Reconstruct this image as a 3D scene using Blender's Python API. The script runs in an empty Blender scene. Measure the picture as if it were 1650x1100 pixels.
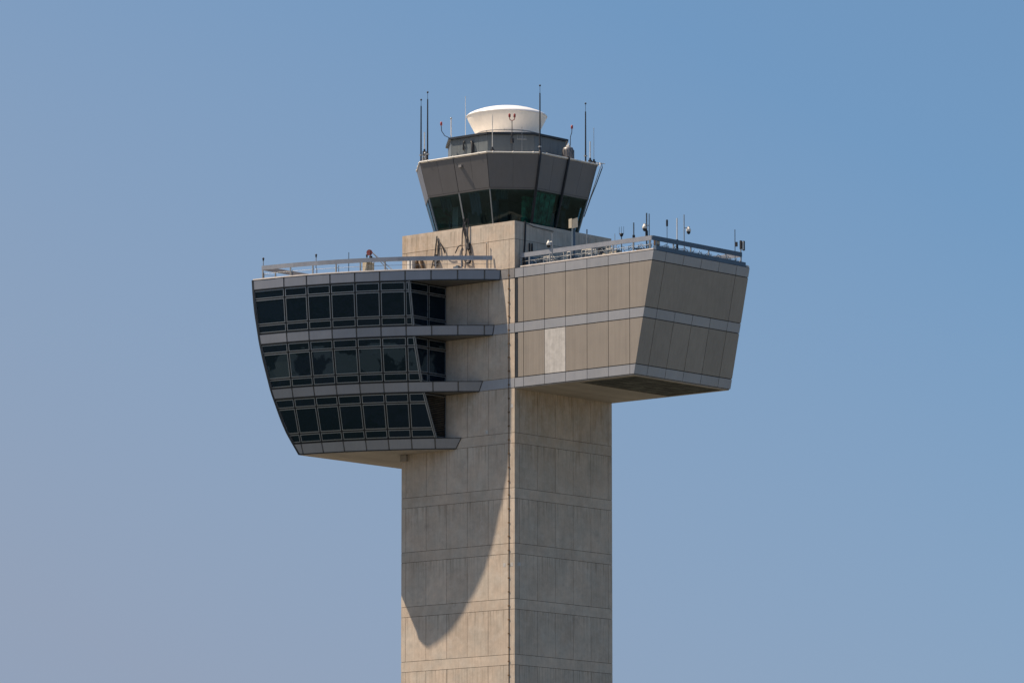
import bpy, bmesh, math, random
from mathutils import Vector
random.seed(7)
SC = bpy.context.scene
COL = SC.collection
PI = math.pi

# ------------------------------------------------------------------ materials
def nt_mat(name):
    m = bpy.data.materials.new(name); m.use_nodes = True
    n = m.node_tree; n.nodes.clear()
    out = n.nodes.new('ShaderNodeOutputMaterial')
    return m, n, out
def N(n, t, **kw):
    x = n.nodes.new(t)
    for k, v in kw.items(): setattr(x, k, v)
    return x
def L(n, a, b): n.links.new(a, b)
def noise(n, vec, scale, detail=4, rough=.55, sc3=None):
    t = N(n, 'ShaderNodeTexNoise'); t.inputs['Scale'].default_value = scale
    t.inputs['Detail'].default_value = detail; t.inputs['Roughness'].default_value = rough
    if sc3:
        mp = N(n, 'ShaderNodeMapping'); mp.inputs['Scale'].default_value = sc3
        L(n, vec, mp.inputs['Vector']); L(n, mp.outputs[0], t.inputs['Vector'])
    else: L(n, vec, t.inputs['Vector'])
    return t.outputs['Fac']
def ramp(n, fac, a, b, ca=0.0, cb=1.0):
    r = N(n, 'ShaderNodeMapRange'); r.inputs['From Min'].default_value = a; r.inputs['From Max'].default_value = b
    r.inputs['To Min'].default_value = ca; r.inputs['To Max'].default_value = cb
    L(n, fac, r.inputs['Value']); return r.outputs[0]
def math_(n, op, a, b):
    r = N(n, 'ShaderNodeMath', operation=op)
    for i, v in enumerate((a, b)):
        if isinstance(v, (int, float)): r.inputs[i].default_value = v
        else: L(n, v, r.inputs[i])
    return r.outputs[0]
def mixc(n, fac, a, b, mode='MIX'):
    r = N(n, 'ShaderNodeMix', data_type='RGBA', blend_type=mode)
    if isinstance(fac, (int, float)): r.inputs[0].default_value = fac
    else: L(n, fac, r.inputs[0])
    for i, v in ((6, a), (7, b)):
        if isinstance(v, tuple): r.inputs[i].default_value = (*v, 1)
        else: L(n, v, r.inputs[i])
    return r.outputs[2]
def scalec(n, c, f):
    # multiply colour by scalar socket
    cb = N(n, 'ShaderNodeCombineColor')
    for i in range(3): L(n, f, cb.inputs[i])
    return mixc(n, 1.0, c, cb.outputs[0], 'MULTIPLY')

def simple(name, col, rough=.5, metal=0.0, var=.12, vscale=.6, isl=.08, streak=.0, bump=.0):
    m, n, out = nt_mat(name)
    b = N(n, 'ShaderNodeBsdfPrincipled')
    tc = N(n, 'ShaderNodeTexCoord').outputs['Object']
    f = noise(n, tc, vscale, 5, .6)
    f = ramp(n, f, .3, .7, 1 - var, 1 + var)
    if streak:
        s = noise(n, tc, 1.0, 4, .6, (4.5, 4.5, .14))
        f = math_(n, 'MULTIPLY', f, ramp(n, s, .35, .7, 1 + streak*.3, 1 - streak))
    g = N(n, 'ShaderNodeNewGeometry')
    f = math_(n, 'MULTIPLY', f, ramp(n, g.outputs['Random Per Island'], 0, 1, 1 - isl, 1 + isl))
    L(n, scalec(n, mixc(n, 0.0, col, col), f), b.inputs['Base Color'])
    r = noise(n, tc, vscale*3, 3)
    L(n, ramp(n, r, .3, .7, max(.03, rough - .08), min(1, rough + .08)), b.inputs['Roughness'])
    b.inputs['Metallic'].default_value = metal
    if bump:
        bp = N(n, 'ShaderNodeBump'); bp.inputs['Strength'].default_value = bump; bp.inputs['Distance'].default_value = .05
        L(n, noise(n, tc, .8, 2), bp.inputs['Height']); L(n, bp.outputs[0], b.inputs['Normal'])
    L(n, b.outputs[0], out.inputs[0]); return m

def concrete(name, col):
    m, n, out = nt_mat(name)
    b = N(n, 'ShaderNodeBsdfPrincipled')
    tc = N(n, 'ShaderNodeTexCoord').outputs['Object']
    big = ramp(n, noise(n, tc, .30, 6, .65), .3, .7, .86, 1.12)
    mid = ramp(n, noise(n, tc, 1.3, 7, .7), .3, .7, .88, 1.10)
    board = ramp(n, noise(n, tc, 1.0, 3, .5, (7.0, 7.0, .10)), .3, .7, .965, 1.035)     # board marks of the formwork
    streak = ramp(n, noise(n, tc, 1.0, 5, .65, (2.2, 2.2, .16)), .56, .76, 1.0, .84)   # rain streaks
    g = N(n, 'ShaderNodeNewGeometry')
    isl = ramp(n, g.outputs['Random Per Island'], 0, 1, .93, 1.06)
    f = math_(n, 'MULTIPLY', math_(n, 'MULTIPLY', big, mid), math_(n, 'MULTIPLY', board, math_(n, 'MULTIPLY', streak, isl)))
    c = scalec(n, mixc(n, 0.0, col, col), f)
    c = mixc(n, ramp(n, noise(n, tc, .42, 5, .65), .42, .62, 0, .8), c, mixc(n, 1.0, c, (.93, 1.0, 1.05), 'MULTIPLY'))   # cooler and warmer pours
    # rust-brown and mossy run-off stains under the two overhangs: patches with their own outline
    sp = N(n, 'ShaderNodeSeparateXYZ'); L(n, tc, sp.inputs[0])
    z = sp.outputs[2]
    st = ramp(n, noise(n, tc, 1.0, 5, .7, (1.5, 1.5, .35)), .40, .62)
    m1 = math_(n, 'MULTIPLY', ramp(n, z, 57.5, 65.0), ramp(n, z, 66.0, 65.9))
    xx = ramp(n, sp.outputs[1], .6, 0.1)        # on the wing side only
    m1 = math_(n, 'MULTIPLY', m1, xx)
    m2 = math_(n, 'MULTIPLY', ramp(n, z, 59.2, 61.0), ramp(n, sp.outputs[1], 8.0, 10.0))
    m3 = math_(n, 'MULTIPLY', math_(n, 'MULTIPLY', ramp(n, z, 62.8, 65.6), ramp(n, z, 65.9, 65.85)), ramp(n, sp.outputs[1], 3.5, 6.0))
    mm = math_(n, 'MAXIMUM', math_(n, 'MAXIMUM', m1, m2), m3)
    c = mixc(n, math_(n, 'MULTIPLY', math_(n, 'MULTIPLY', mm, st), .38), c, (.24, .16, .07))
    # dirt runs hanging below each pour joint
    dz = N(n, 'ShaderNodeMath', operation='FRACT'); L(n, math_(n, 'DIVIDE', math_(n, 'SUBTRACT', 75.65+4.88*20, z), 4.88), dz.inputs[0])
    run = math_(n, 'MULTIPLY', ramp(n, noise(n, tc, 1.0, 4, .6, (4.5, 4.5, .22)), .50, .66), ramp(n, dz.outputs[0], .5, .02))
    c = mixc(n, math_(n, 'MULTIPLY', run, .5), c, (.20, .165, .125))
    # pale lime patches
    lime = math_(n, 'MULTIPLY', ramp(n, noise(n, tc, .9, 8, .78), .53, .68), .5)
    c = mixc(n, lime, c, (.60, .54, .48))
    grime = ramp(n, noise(n, tc, .55, 7, .72), .55, .70)
    c = mixc(n, math_(n, 'MULTIPLY', grime, .45), c, (.30, .27, .24))
    L(n, c, b.inputs['Base Color'])
    b.inputs['Roughness'].default_value = .9
    b.inputs['Specular IOR Level'].default_value = .25
    bp = N(n, 'ShaderNodeBump'); bp.inputs['Strength'].default_value = .35; bp.inputs['Distance'].default_value = .03
    h = math_(n, 'ADD', noise(n, tc, 3.0, 6, .7), noise(n, tc, 1.0, 2, .5, (9, 9, .1)))
    L(n, h, bp.inputs['Height']); L(n, bp.outputs[0], b.inputs['Normal'])
    L(n, b.outputs[0], out.inputs[0]); return m

def glass(name, tint, base=(.004, .006, .008), see=.5, wav=.02, gcol=(.62, .85, 1, 1), refl_base=None, zr=None):
    m, n, out = nt_mat(name)
    tc = N(n, 'ShaderNodeTexCoord').outputs['Object']
    bp = N(n, 'ShaderNodeBump'); bp.inputs['Strength'].default_value = 1; bp.inputs['Distance'].default_value = wav
    L(n, noise(n, tc, .7, 2), bp.inputs['Height'])
    tr = N(n, 'ShaderNodeBsdfTransparent'); tr.inputs[0].default_value = (*tint, 1)
    df = N(n, 'ShaderNodeBsdfDiffuse'); df.inputs[0].default_value = (*base, 1)
    if refl_base:  # blotches painted into the diffuse colour in place of broken reflections
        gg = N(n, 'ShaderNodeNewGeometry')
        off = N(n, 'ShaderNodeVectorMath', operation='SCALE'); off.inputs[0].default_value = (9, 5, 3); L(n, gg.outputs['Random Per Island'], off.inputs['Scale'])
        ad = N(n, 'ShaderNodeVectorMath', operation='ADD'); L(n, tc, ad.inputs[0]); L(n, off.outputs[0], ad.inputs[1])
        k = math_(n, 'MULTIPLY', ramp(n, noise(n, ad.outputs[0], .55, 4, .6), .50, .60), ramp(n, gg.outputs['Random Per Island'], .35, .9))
        if zr:      # reflections painted as pale shapes, only in the panes of one storey
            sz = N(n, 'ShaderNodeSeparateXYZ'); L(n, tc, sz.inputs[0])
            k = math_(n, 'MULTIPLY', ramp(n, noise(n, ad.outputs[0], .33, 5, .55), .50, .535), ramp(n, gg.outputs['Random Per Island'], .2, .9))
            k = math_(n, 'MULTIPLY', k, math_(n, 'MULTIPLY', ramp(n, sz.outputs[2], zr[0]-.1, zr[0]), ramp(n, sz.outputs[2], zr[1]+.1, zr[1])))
        L(n, mixc(n, k, base, refl_base), df.inputs[0])
    mx = N(n, 'ShaderNodeMixShader'); mx.inputs[0].default_value = see
    L(n, df.outputs[0], mx.inputs[1]); L(n, tr.outputs[0], mx.inputs[2])
    gl = N(n, 'ShaderNodeBsdfGlossy'); gl.inputs['Roughness'].default_value = .02; gl.inputs[0].default_value = gcol
    g2 = N(n, 'ShaderNodeNewGeometry'); wn_ = N(n, 'ShaderNodeTexWhiteNoise', noise_dimensions='1D'); L(n, g2.outputs['Random Per Island'], wn_.inputs['W'])
    sb_ = N(n, 'ShaderNodeVectorMath', operation='SUBTRACT'); L(n, wn_.outputs['Color'], sb_.inputs[0]); sb_.inputs[1].default_value = (.5, .5, .5)
    sc_ = N(n, 'ShaderNodeVectorMath', operation='SCALE'); L(n, sb_.outputs[0], sc_.inputs[0]); sc_.inputs['Scale'].default_value = .055
    ad_ = N(n, 'ShaderNodeVectorMath', operation='ADD'); L(n, bp.outputs[0], ad_.inputs[0]); L(n, sc_.outputs[0], ad_.inputs[1])
    nm_ = N(n, 'ShaderNodeVectorMath', operation='NORMALIZE'); L(n, ad_.outputs[0], nm_.inputs[0]); L(n, nm_.outputs[0], gl.inputs['Normal'])   # panes never hang quite parallel
    fr = N(n, 'ShaderNodeFresnel'); fr.inputs[0].default_value = 1.55
    m2 = N(n, 'ShaderNodeMixShader'); L(n, math_(n, 'MULTIPLY', fr.outputs[0], math_(n, 'SUBTRACT', 1, g2.outputs['Backfacing'])), m2.inputs[0])
    L(n, mx.outputs[0], m2.inputs[1]); L(n, gl.outputs[0], m2.inputs[2])
    L(n, m2.outputs[0], out.inputs[0]); return m

M = dict(
    concrete=concrete('concrete', (.54, .445, .36)),
    joint=simple('joint', (.11, .09, .075), .95),
    band=simple('band_metal', (.33, .335, .355), .42, .25, .05, .4, .05, .05),
    podband=simple('pod_band_metal', (.27, .285, .325), .40, .3, .06, .4, .06, .05, .1),
    beige=simple('beige_panel', (.285, .25, .215), .48, .1, .05, .3, .06, .10),
    oldpanel=simple('weathered_panel', (.50, .48, .46), .6, .1, .16, 1.8, .0, .12),
    cabpanel=simple('cab_panel', (.165, .160, .166), .42, .25, .05, .4, .04, .05),
    house=simple('penthouse_panel', (.115, .135, .150), .5, .15, .06, .5, .06, .08),
    dark=simple('dark_gap', (.012, .014, .018), .6),
    edge=simple('dark_edge', (.03, .036, .045), .45, .3),
    frame=simple('window_frame', (.30, .33, .36), .35, .5, .05),
    core=simple('interior_dark', (.02, .022, .025), .8),
    flash=simple('flashing', (.55, .50, .46), .4, .2, .1, 1.5),
    white=simple('white_paint', (.70, .67, .62), .35, 0, .05, .5, .02, .06),
    dome=simple('radome_shell', (.90, .86, .81), .45, 0, .05, .6, .0, .05),
    domecap=simple('radome_cap', (.80, .79, .79), .4, 0, .02),
    rail=simple('rail_metal', (.34, .35, .38), .4, .4, .08, 1.0),
    steel=simple('galvanised', (.32, .33, .34), .45, .5, .15, 3),
    black=simple('black_rubber', (.012, .013, .018), .55),
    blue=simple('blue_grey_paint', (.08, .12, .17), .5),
    red=simple('red_lens', (.32, .045, .035), .4),
    disc=simple('salmon_disc', (.62, .16, .12), .6),
    grey=simple('grey_box', (.22, .21, .21), .5, .1, .1, 2),
    cream=simple('cream_box', (.52, .46, .36), .55, 0, .1, 2),
    rust=simple('rusty_pipe', (.12, .07, .035), .8, 0, .3, 3),
    soffit=simple('soffit_board', (.33, .285, .245), .7, 0, .1, .5, .10),
    finsoffit=simple('fin_soffit', (.15, .145, .14), .6, .1, .1, .5),
    gravel=simple('roof_gravel', (.25, .23, .21), .95, 0, .2, 4),
    grille=simple('grille', (.04, .042, .036), .8, 0, .6, .8, .5),
    pale_strip=simple('pale_strip', (.30, .33, .33), .8, 0, .3, .7),
    console=simple('console', (.10, .12, .12), .6, 0, .3, 1.5),
    green=simple('interior_green', (.06, .36, .22), .8, 0, .9, 1.6),
    shade=simple('blue_shade', (.05, .08, .085), .7, 0, .4, .8),
)
M['deckpale'] = simple('pale_deck', (.75, .70, .63), .8, 0, .1, 1)  # pale tone raised to bounce light up at the radome bowl
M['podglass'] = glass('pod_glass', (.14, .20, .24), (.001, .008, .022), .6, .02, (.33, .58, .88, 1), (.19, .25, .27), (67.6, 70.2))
M['cabglass'] = glass('cab_glass', (.62, .74, .76), (.016, .030, .033), .90, .012, (.38, .52, .56, 1), (.05, .07, .07))

# ------------------------------------------------------------------ mesh tools
class MB:
    def __init__(s): s.v = []; s.f = []; s.m = []; s.sm = []
    def add(s, vs, fs, mi=0, smooth=False):
        o = len(s.v); s.v += [tuple(v) for v in vs]
        for f in fs: s.f.append([o + i for i in f]); s.m.append(mi); s.sm.append(smooth)
    def box(s, a, b, mi=0):
        x0, y0, z0 = a; x1, y1, z1 = b
        s.hexa([(x0,y0,z0),(x1,y0,z0),(x1,y1,z0),(x0,y1,z0)], [(x0,y0,z1),(x1,y0,z1),(x1,y1,z1),(x0,y1,z1)], mi)
    def hexa(s, lo, hi, mi=0):
        s.prism(lo, hi, mi)
    def prism(s, lo, hi, mi=0):
        n = len(lo)
        s.add(list(lo) + list(hi), [list(range(n))[::-1], list(range(n, 2*n))] + [[i, (i+1) % n, n + (i+1) % n, n + i] for i in range(n)], mi)
    def tube(s, pts, r, n=8, mi=0, cap=True, smooth=True):
        pts = [Vector(p) for p in pts]; rs = r if isinstance(r, (list, tuple)) else [r]*len(pts)
        rings = []; up = None
        for i, p in enumerate(pts):
            d = (pts[min(i+1, len(pts)-1)] - pts[max(i-1, 0)]).normalized()
            if up is None:
                up = Vector((0, 0, 1)) if abs(d.z) < .9 else Vector((1, 0, 0))
            a = d.cross(up).normalized(); up = a.cross(d).normalized()
            rings.append([p + (a*math.cos(2*PI*k/n) + up*math.sin(2*PI*k/n))*rs[i] for k in range(n)])
        vs = [v for rg in rings for v in rg]
        fs = [[i*n+k, i*n+(k+1) % n, (i+1)*n+(k+1) % n, (i+1)*n+k] for i in range(len(pts)-1) for k in range(n)]
        s.add(vs, fs, mi, smooth)
        if cap: s.add(rings[0], [list(range(n))[::-1]], mi); s.add(rings[-1], [list(range(n))], mi)
    def lathe(s, c, prof, n=48, mi=0, smooth=True):
        cx_, cy_ = c
        vs = [(cx_ + r*math.cos(2*PI*k/n), cy_ + r*math.sin(2*PI*k/n), z) for r, z in prof for k in range(n)]
        fs = [[i*n+k, i*n+(k+1) % n, (i+1)*n+(k+1) % n, (i+1)*n+k] for i in range(len(prof)-1) for k in range(n)]
        s.add(vs, fs, mi, smooth)
    def ball(s, c, r, mi=0, n=12):
        prof = [(max(1e-3, r*math.cos(a)), c[2] + r*math.sin(a)) for a in [(-PI/2 + PI*i/8) for i in range(9)]]
        s.lathe((c[0], c[1]), prof, n, mi)
    def build(s, name, mats, parent=None, loc=(0, 0, 0)):
        me = bpy.data.meshes.new(name)
        l = Vector(loc)
        me.from_pydata([Vector(v) - l for v in s.v], [], s.f)
        if not isinstance(mats, (list, tuple)): mats = [mats]
        for mm in mats: me.materials.append(M[mm])
        for i, p in enumerate(me.polygons): p.material_index = s.m[i]; p.use_smooth = s.sm[i]
        me.validate(); me.update()
        bm = bmesh.new(); bm.from_mesh(me); bmesh.ops.recalc_face_normals(bm, faces=bm.faces); bm.to_mesh(me); bm.free()
        o = bpy.data.objects.new(name, me); COL.objects.link(o)
        if parent: o.parent = parent
        else: o.location = l
        return o
def empty(name, loc, label, cat, group=None):
    o = bpy.data.objects.new(name, None); COL.objects.link(o); o.location = loc
    o.empty_display_size = .3
    tag(o, label, cat, group); return o
def tag(o, label=None, cat=None, group=None, kind=None):
    if label: o['label'] = label
    if cat: o['category'] = cat
    if group: o['group'] = group
    if kind: o['kind'] = kind
    return o
def rel(mb, root):       # shift mesh coordinates into the thing's local space
    l = root.location; mb.v = [(v[0]-l.x, v[1]-l.y, v[2]-l.z) for v in mb.v]; return mb

# ------------------------------------------------------------------ ground, sky, light, camera
g = MB(); R_ = 9000
g.add([(-R_,-R_,0),(R_,-R_,0),(R_,R_,0),(-R_,R_,0)], [[0,1,2,3]])
m, n, out = nt_mat('ground_mix'); b = N(n, 'ShaderNodeBsdfPrincipled'); tc = N(n, 'ShaderNodeTexCoord').outputs['Object']
c = mixc(n, ramp(n, noise(n, tc, .012, 6, .6), .47, .53), (.12, .115, .105), (.07, .08, .05))
c = mixc(n, ramp(n, noise(n, tc, .3, 6, .7), .3, .7, 0, .5), c, (.15, .145, .13))
L(n, c, b.inputs['Base Color']); b.inputs['Roughness'].default_value = .95; L(n, b.outputs[0], out.inputs[0]); M['ground'] = m
tag(g.build('ground', 'ground'), kind='structure')

LX, LY, LZ = 1.0, -1.5, -2.75
elev = math.atan2(-LZ, math.hypot(LX, LY))
w = bpy.data.worlds.new('World'); SC.world = w; w.use_nodes = True
nt = w.node_tree; nt.nodes.clear()
wo = nt.nodes.new('ShaderNodeOutputWorld'); bg = nt.nodes.new('ShaderNodeBackground')
sky = nt.nodes.new('ShaderNodeTexSky'); sky.sky_type = 'NISHITA'; sky.sun_disc = False
sky.sun_elevation = elev
az = math.atan2(-LY, -LX)               # direction towards the sun, from +X
sky.sun_rotation = PI/2 - az
sky.altitude = 0; sky.air_density = 1.0; sky.dust_density = .6; sky.ozone_density = 4.0
bg.inputs['Strength'].default_value = .068
def wn(t, **k):
    x = nt.nodes.new(t)
    for a_, v_ in k.items(): setattr(x, a_, v_)
    return x
# clear deep-blue air: the sky model is sampled somewhat above each direction so the horizon stays blue
tcw = wn('ShaderNodeTexCoord'); sx = wn('ShaderNodeSeparateXYZ'); nt.links.new(tcw.outputs['Generated'], sx.inputs[0])
ma = wn('ShaderNodeMath', operation='MULTIPLY_ADD'); nt.links.new(sx.outputs[2], ma.inputs[0]); ma.inputs[1].default_value = .80; ma.inputs[2].default_value = .16
cx3 = wn('ShaderNodeCombineXYZ'); nt.links.new(sx.outputs[0], cx3.inputs[0]); nt.links.new(sx.outputs[1], cx3.inputs[1]); nt.links.new(ma.outputs[0], cx3.inputs[2])
nt.links.new(cx3.outputs[0], sky.inputs[0])
tint = wn('ShaderNodeMix', data_type='RGBA', blend_type='MULTIPLY'); tint.inputs[0].default_value = 1
nt.links.new(sky.outputs[0], tint.inputs[6]); tint.inputs[7].default_value = (.78, .88, .85, 1)
# summer haze: paler and greyer low down and towards the sun's side of the sky
dp = wn('ShaderNodeVectorMath', operation='DOT_PRODUCT'); nt.links.new(tcw.outputs['Generated'], dp.inputs[0]); dp.inputs[1].default_value = (-2.1, 2.4, -6.0)
hf = wn('ShaderNodeMath', operation='ADD', use_clamp=True); nt.links.new(dp.outputs['Value'], hf.inputs[0]); hf.inputs[1].default_value = 1.3
hm = wn('ShaderNodeMix', data_type='RGBA'); nt.links.new(hf.outputs[0], hm.inputs[0]); nt.links.new(tint.outputs[2], hm.inputs[6]); hm.inputs[7].default_value = (2.12, 2.63, 3.55, 1)
nt.links.new(hm.outputs[2], bg.inputs[0]); nt.links.new(bg.outputs[0], wo.inputs[0])
sl = bpy.data.lights.new('sun', 'SUN'); sl.energy = 3.6; sl.angle = math.radians(.53); sl.color = (1.0, .83, .64)
so = bpy.data.objects.new('sun', sl); COL.objects.link(so)
so.rotation_euler = Vector((LX, LY, LZ)).to_track_quat('-Z', 'Y').to_euler(); so.location = (-100, 150, 275)

AL = math.radians(40.798); DD = 474.54
cam = bpy.data.cameras.new('camera'); co = bpy.data.objects.new('camera', cam); COL.objects.link(co)
co.location = (-DD*math.cos(AL), -DD*math.sin(AL), 2.0)
co.rotation_euler = (PI/2 + math.radians(8.15438), 0, AL + .000484 - PI/2)
cam.sensor_width = 36; cam.lens = 36*8756.6/1650; cam.clip_start = 1; cam.clip_end = 20000
SC.camera = co
SC.view_settings.view_transform = 'Standard'; SC.view_settings.look = 'None'
SC.view_settings.exposure = 1.0; SC.view_settings.gamma = 1
SC.render.resolution_x = 1024; SC.render.resolution_y = 682

# ------------------------------------------------------------------ the control tower
TW = empty('control_tower', (0, 0, 0), 'tall square concrete airport control tower with curved glass pod, boxy clad wing and faceted cab', 'control tower')
S = 13.3
LOWS = [75.65 - 4.88*k for k in range(16)]      # lower edge of each floor band
def upper(z): return z + .92

# --- shaft: core + cast panels with open joints
core = MB(); core.box((.0, .0, 0), (S, S, 76.54))
core.build('shaft_core', 'joint', TW)
YJ = [0, .62, 3.05, 5.5, 7.93, 10.38, 12.8, S]
pn = MB(); G = .018; T = .035
def face_panels(mb, za, zb, solid):
    """panels on the four faces between za and zb; solid = one unbroken band"""
    cols = [(0, .62), (.62, S)] if solid else list(zip(YJ[:-1], YJ[1:]))
    for a, b_ in cols:
        a0 = a + (G if a > 0 else -T); b0 = b_ - (G if b_ < S else -T)
        mb.box((-T, a0, za+G), (0, b0, zb-G))            # left face
        mb.box((S, a0, za+G), (S+T, b0, zb-G))
    for a, b_ in ([(0, S)] if solid else list(zip([0, .62] + YJ[2:-1], YJ[1:]))):
        a0 = a + (G if a > 0 else 0); b0 = b_ - (G if b_ < S else 0)
        mb.box((a0, -T, za+G), (b0, 0, zb-G))            # right face
        mb.box((a0, S, za+G), (b0, S+T, zb-G))
top = 76.54
for z in LOWS:
    if z < 2: break
    if z < 75: face_panels(pn, z, upper(z), True)
    nz = z - 4.88 + .92
    face_panels(pn, max(nz, 0), z, False)
pn.build('shaft', 'concrete', TW)
# --- head block above the wings, with parapet and roof deck
hb = MB()
face_panels(hb, 76.54, 79.18, False)
for a, b_ in [((-T, -T), (S+T, .4)), ((-T, S-.4), (S+T, S+T)), ((-T, .4), (.4, S-.4)), ((S-.4, .4), (S+T, S-.4))]:
    hb.box((a[0], a[1], 79.2), (b_[0], b_[1], 80.8))
hb.build('head_block', 'concrete', TW)
hc = MB(); hc.box((0, 0, 76.54), (S, S, 79.2)); hc.build('head_core', 'joint', TW)
dk = MB(); dk.box((.4, .4, 79.2), (S-.4, S-.4, 80.35)); dk.build('roof_deck', 'gravel', TW)

# --- glazed pod: surface of revolution-like curved front
CX, CY = 24.09, 25.79
RT = [(61.0,30.68),(61.9,31.07),(63.9,31.85),(65.8,32.42),(66.8,32.72),(69.5,33.33),(70.7,33.52),(71.6,33.64),(73.6,33.95),(75.6,34.12),(76.6,34.17)]
BT = [(61.0,20.2),(62.9,20.86),(64.5,21.2),(66.3,21.54),(69.0,21.88),(71.3,22.17),(74.5,22.38),(76.6,22.45)]
def interp(t, z):
    if z <= t[0][0]: return t[0][1]
    for (a, va), (b_, vb) in zip(t, t[1:]):
        if z <= b_: return va + (vb-va)*(z-a)/(b_-a)
    return t[-1][1]
def R(z): return interp(RT, z)
def YB(z): return interp(BT, z)
def arc(th, z, off=0):
    r = R(z) + off; return (CX - r*math.cos(th), CY - r*math.sin(th), z)
def thmin(z): return math.asin((CY - YB(z))/R(z))
def thend(z, x=-.035): return math.acos((CX - x)/R(z))
YR = 8.0
def thret(z): return math.asin((CY - YR)/R(z))
def cst(v): return lambda z: v
ZZ = [(76.54, 75.65), (71.66, 70.77), (66.78, 65.89), (61.93, 61.01)]
TH = [.197, .265, .333, .402, .470, .538, .606, .675, .745]

def arcS(u, z, off): return arc(u, z, off)
def retS(u, z, off): return (u, YR - off, z)                # return wall, faces the wing
def backS(u, z, off): return (u, YB(z) + off, z)
def endS(u, z, off): return (S + off, u, z)
def patch(mb, F, u0, u1, z0, z1, d0, d1, mi=0):
    lo = []; hi = []
    q = [(u0(z0), z0), (u1(z0), z0), (u1(z1), z1), (u0(z1), z1)]
    mb.prism([F(u, z, d0) for u, z in q], [F(u, z, d1) for u, z in q], mi)
def shift(f, d): return lambda z: f(z) + d

# floor slabs with fins that run on past the glass to the shaft
for zt, zb in ZZ:
    sl_ = MB()
    def loop(z):
        a0, a1 = thmin(z), thend(z, -.04)
        p = [arc(a0 + (a1-a0)*i/28, z, -.05) for i in range(29)]
        p = [(min(x, -.037), y, zz) for x, y, zz in p]
        return p + [(-.037, S + .04, z), (S, S + .04, z), (S, YB(z) - .05, z)]
    sl_.prism(loop(zb+.02), loop(zt-.01))
    sl_.build('floor_slab', 'finsoffit', TW)
    fa = MB(); gz = .035
    us = [thmin] + [cst(t) for t in TH if t < thend(zb) - .012] + [thend]
    uw = .065/33
    for a, b_ in zip(us, us[1:]):
        patch(fa, arcS, shift(a, uw), shift(b_, -uw), zb+gz, zt-gz, -.03, .03)
    fa.build('fascia', 'podband', TW)
    fb = MB()
    xs = [-8.6 if zt > 70 else (-7.2 if zt > 65 else -5.0), -2.5, 0, 2.45, 4.9, 7.3, 9.8, S]
    for i, (a, b_) in enumerate(zip(xs, xs[1:])):
        ua = cst(a+.04) if i else (lambda z: CX - R(z)*math.cos(thmin(z)) + .04)
        patch(fb, backS, ua, cst(b_-.04), zb+gz, zt-gz, -.05, .03)
    for a, b_ in ((S+.05, 15.7), (15.7, 18.1), (18.1, None)):
        patch(fb, endS, cst(a+.04), (cst(b_-.04) if b_ else (lambda z: YB(z)-.04)), zb+gz, zt-gz, 0, .03)
    fb.build('fascia', 'podband', TW)
    db = MB()       # dark trim line along the lower and upper edge of the band
    for z0, z1, zr in ((zb-.03, zb+.06, zb), (zt-.045, zt+.02, zt)):
        for f0, f1 in zip(us, us[1:]):
            patch(db, arcS, f0, f1, z0, z1, -.10, .037)
    # slanted dark end plate of the fin
    patch(db, arcS, shift(thend, -.0020), shift(thend, .0002), zb-.02, zt+.02, -.05, .05)
    db.build('band_trim', 'edge', TW)
es = MB(); zz = [61.0 - .02 + i*(76.56-60.98)/32 for i in range(33)]
for a, b_ in zip(zz, zz[1:]): patch(es, arcS, shift(thmin, -.0035), shift(thmin, .0030), a, b_, -.14, .04)
es.build('edge_strip', 'edge', TW)
# flashing along the roof edge (sloped strip that catches the sun) and roof deck
fl = MB(); n_ = 30; zt = 76.555
a0, a1 = thmin(zt), thend(zt, -.3)
for i in range(n_):
    t0 = a0 + (a1-a0)*i/n_; t1 = a0 + (a1-a0)*(i+1)/n_
    p = lambda t, dz, off: (CX-(R(zt)+off)*math.cos(t), CY-(R(zt)+off)*math.sin(t), zt+dz)
    fl.prism([p(t0,0,.02), p(t1,0,.02), p(t1,0,-.45), p(t0,0,-.45)], [p(t0,.10,.0), p(t1,.10,.0), p(t1,.17,-.33), p(t0,.17,-.33)])
fl.build('roof_flashing', 'flash', TW)
rd = MB()
p = [arc(a0 + (a1-a0)*i/28, zt, -.45) for i in range(29)]
p = [(min(x, -.04), y, z) for x, y, z in p] + [(-.04, S+.045, zt), (S-.1, S+.045, zt), (S-.1, 22.0, zt)]
rd.prism(p, [(x, y, 76.70) for x, y, z in p]); rd.build('pod_roof', 'gravel', TW)

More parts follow.
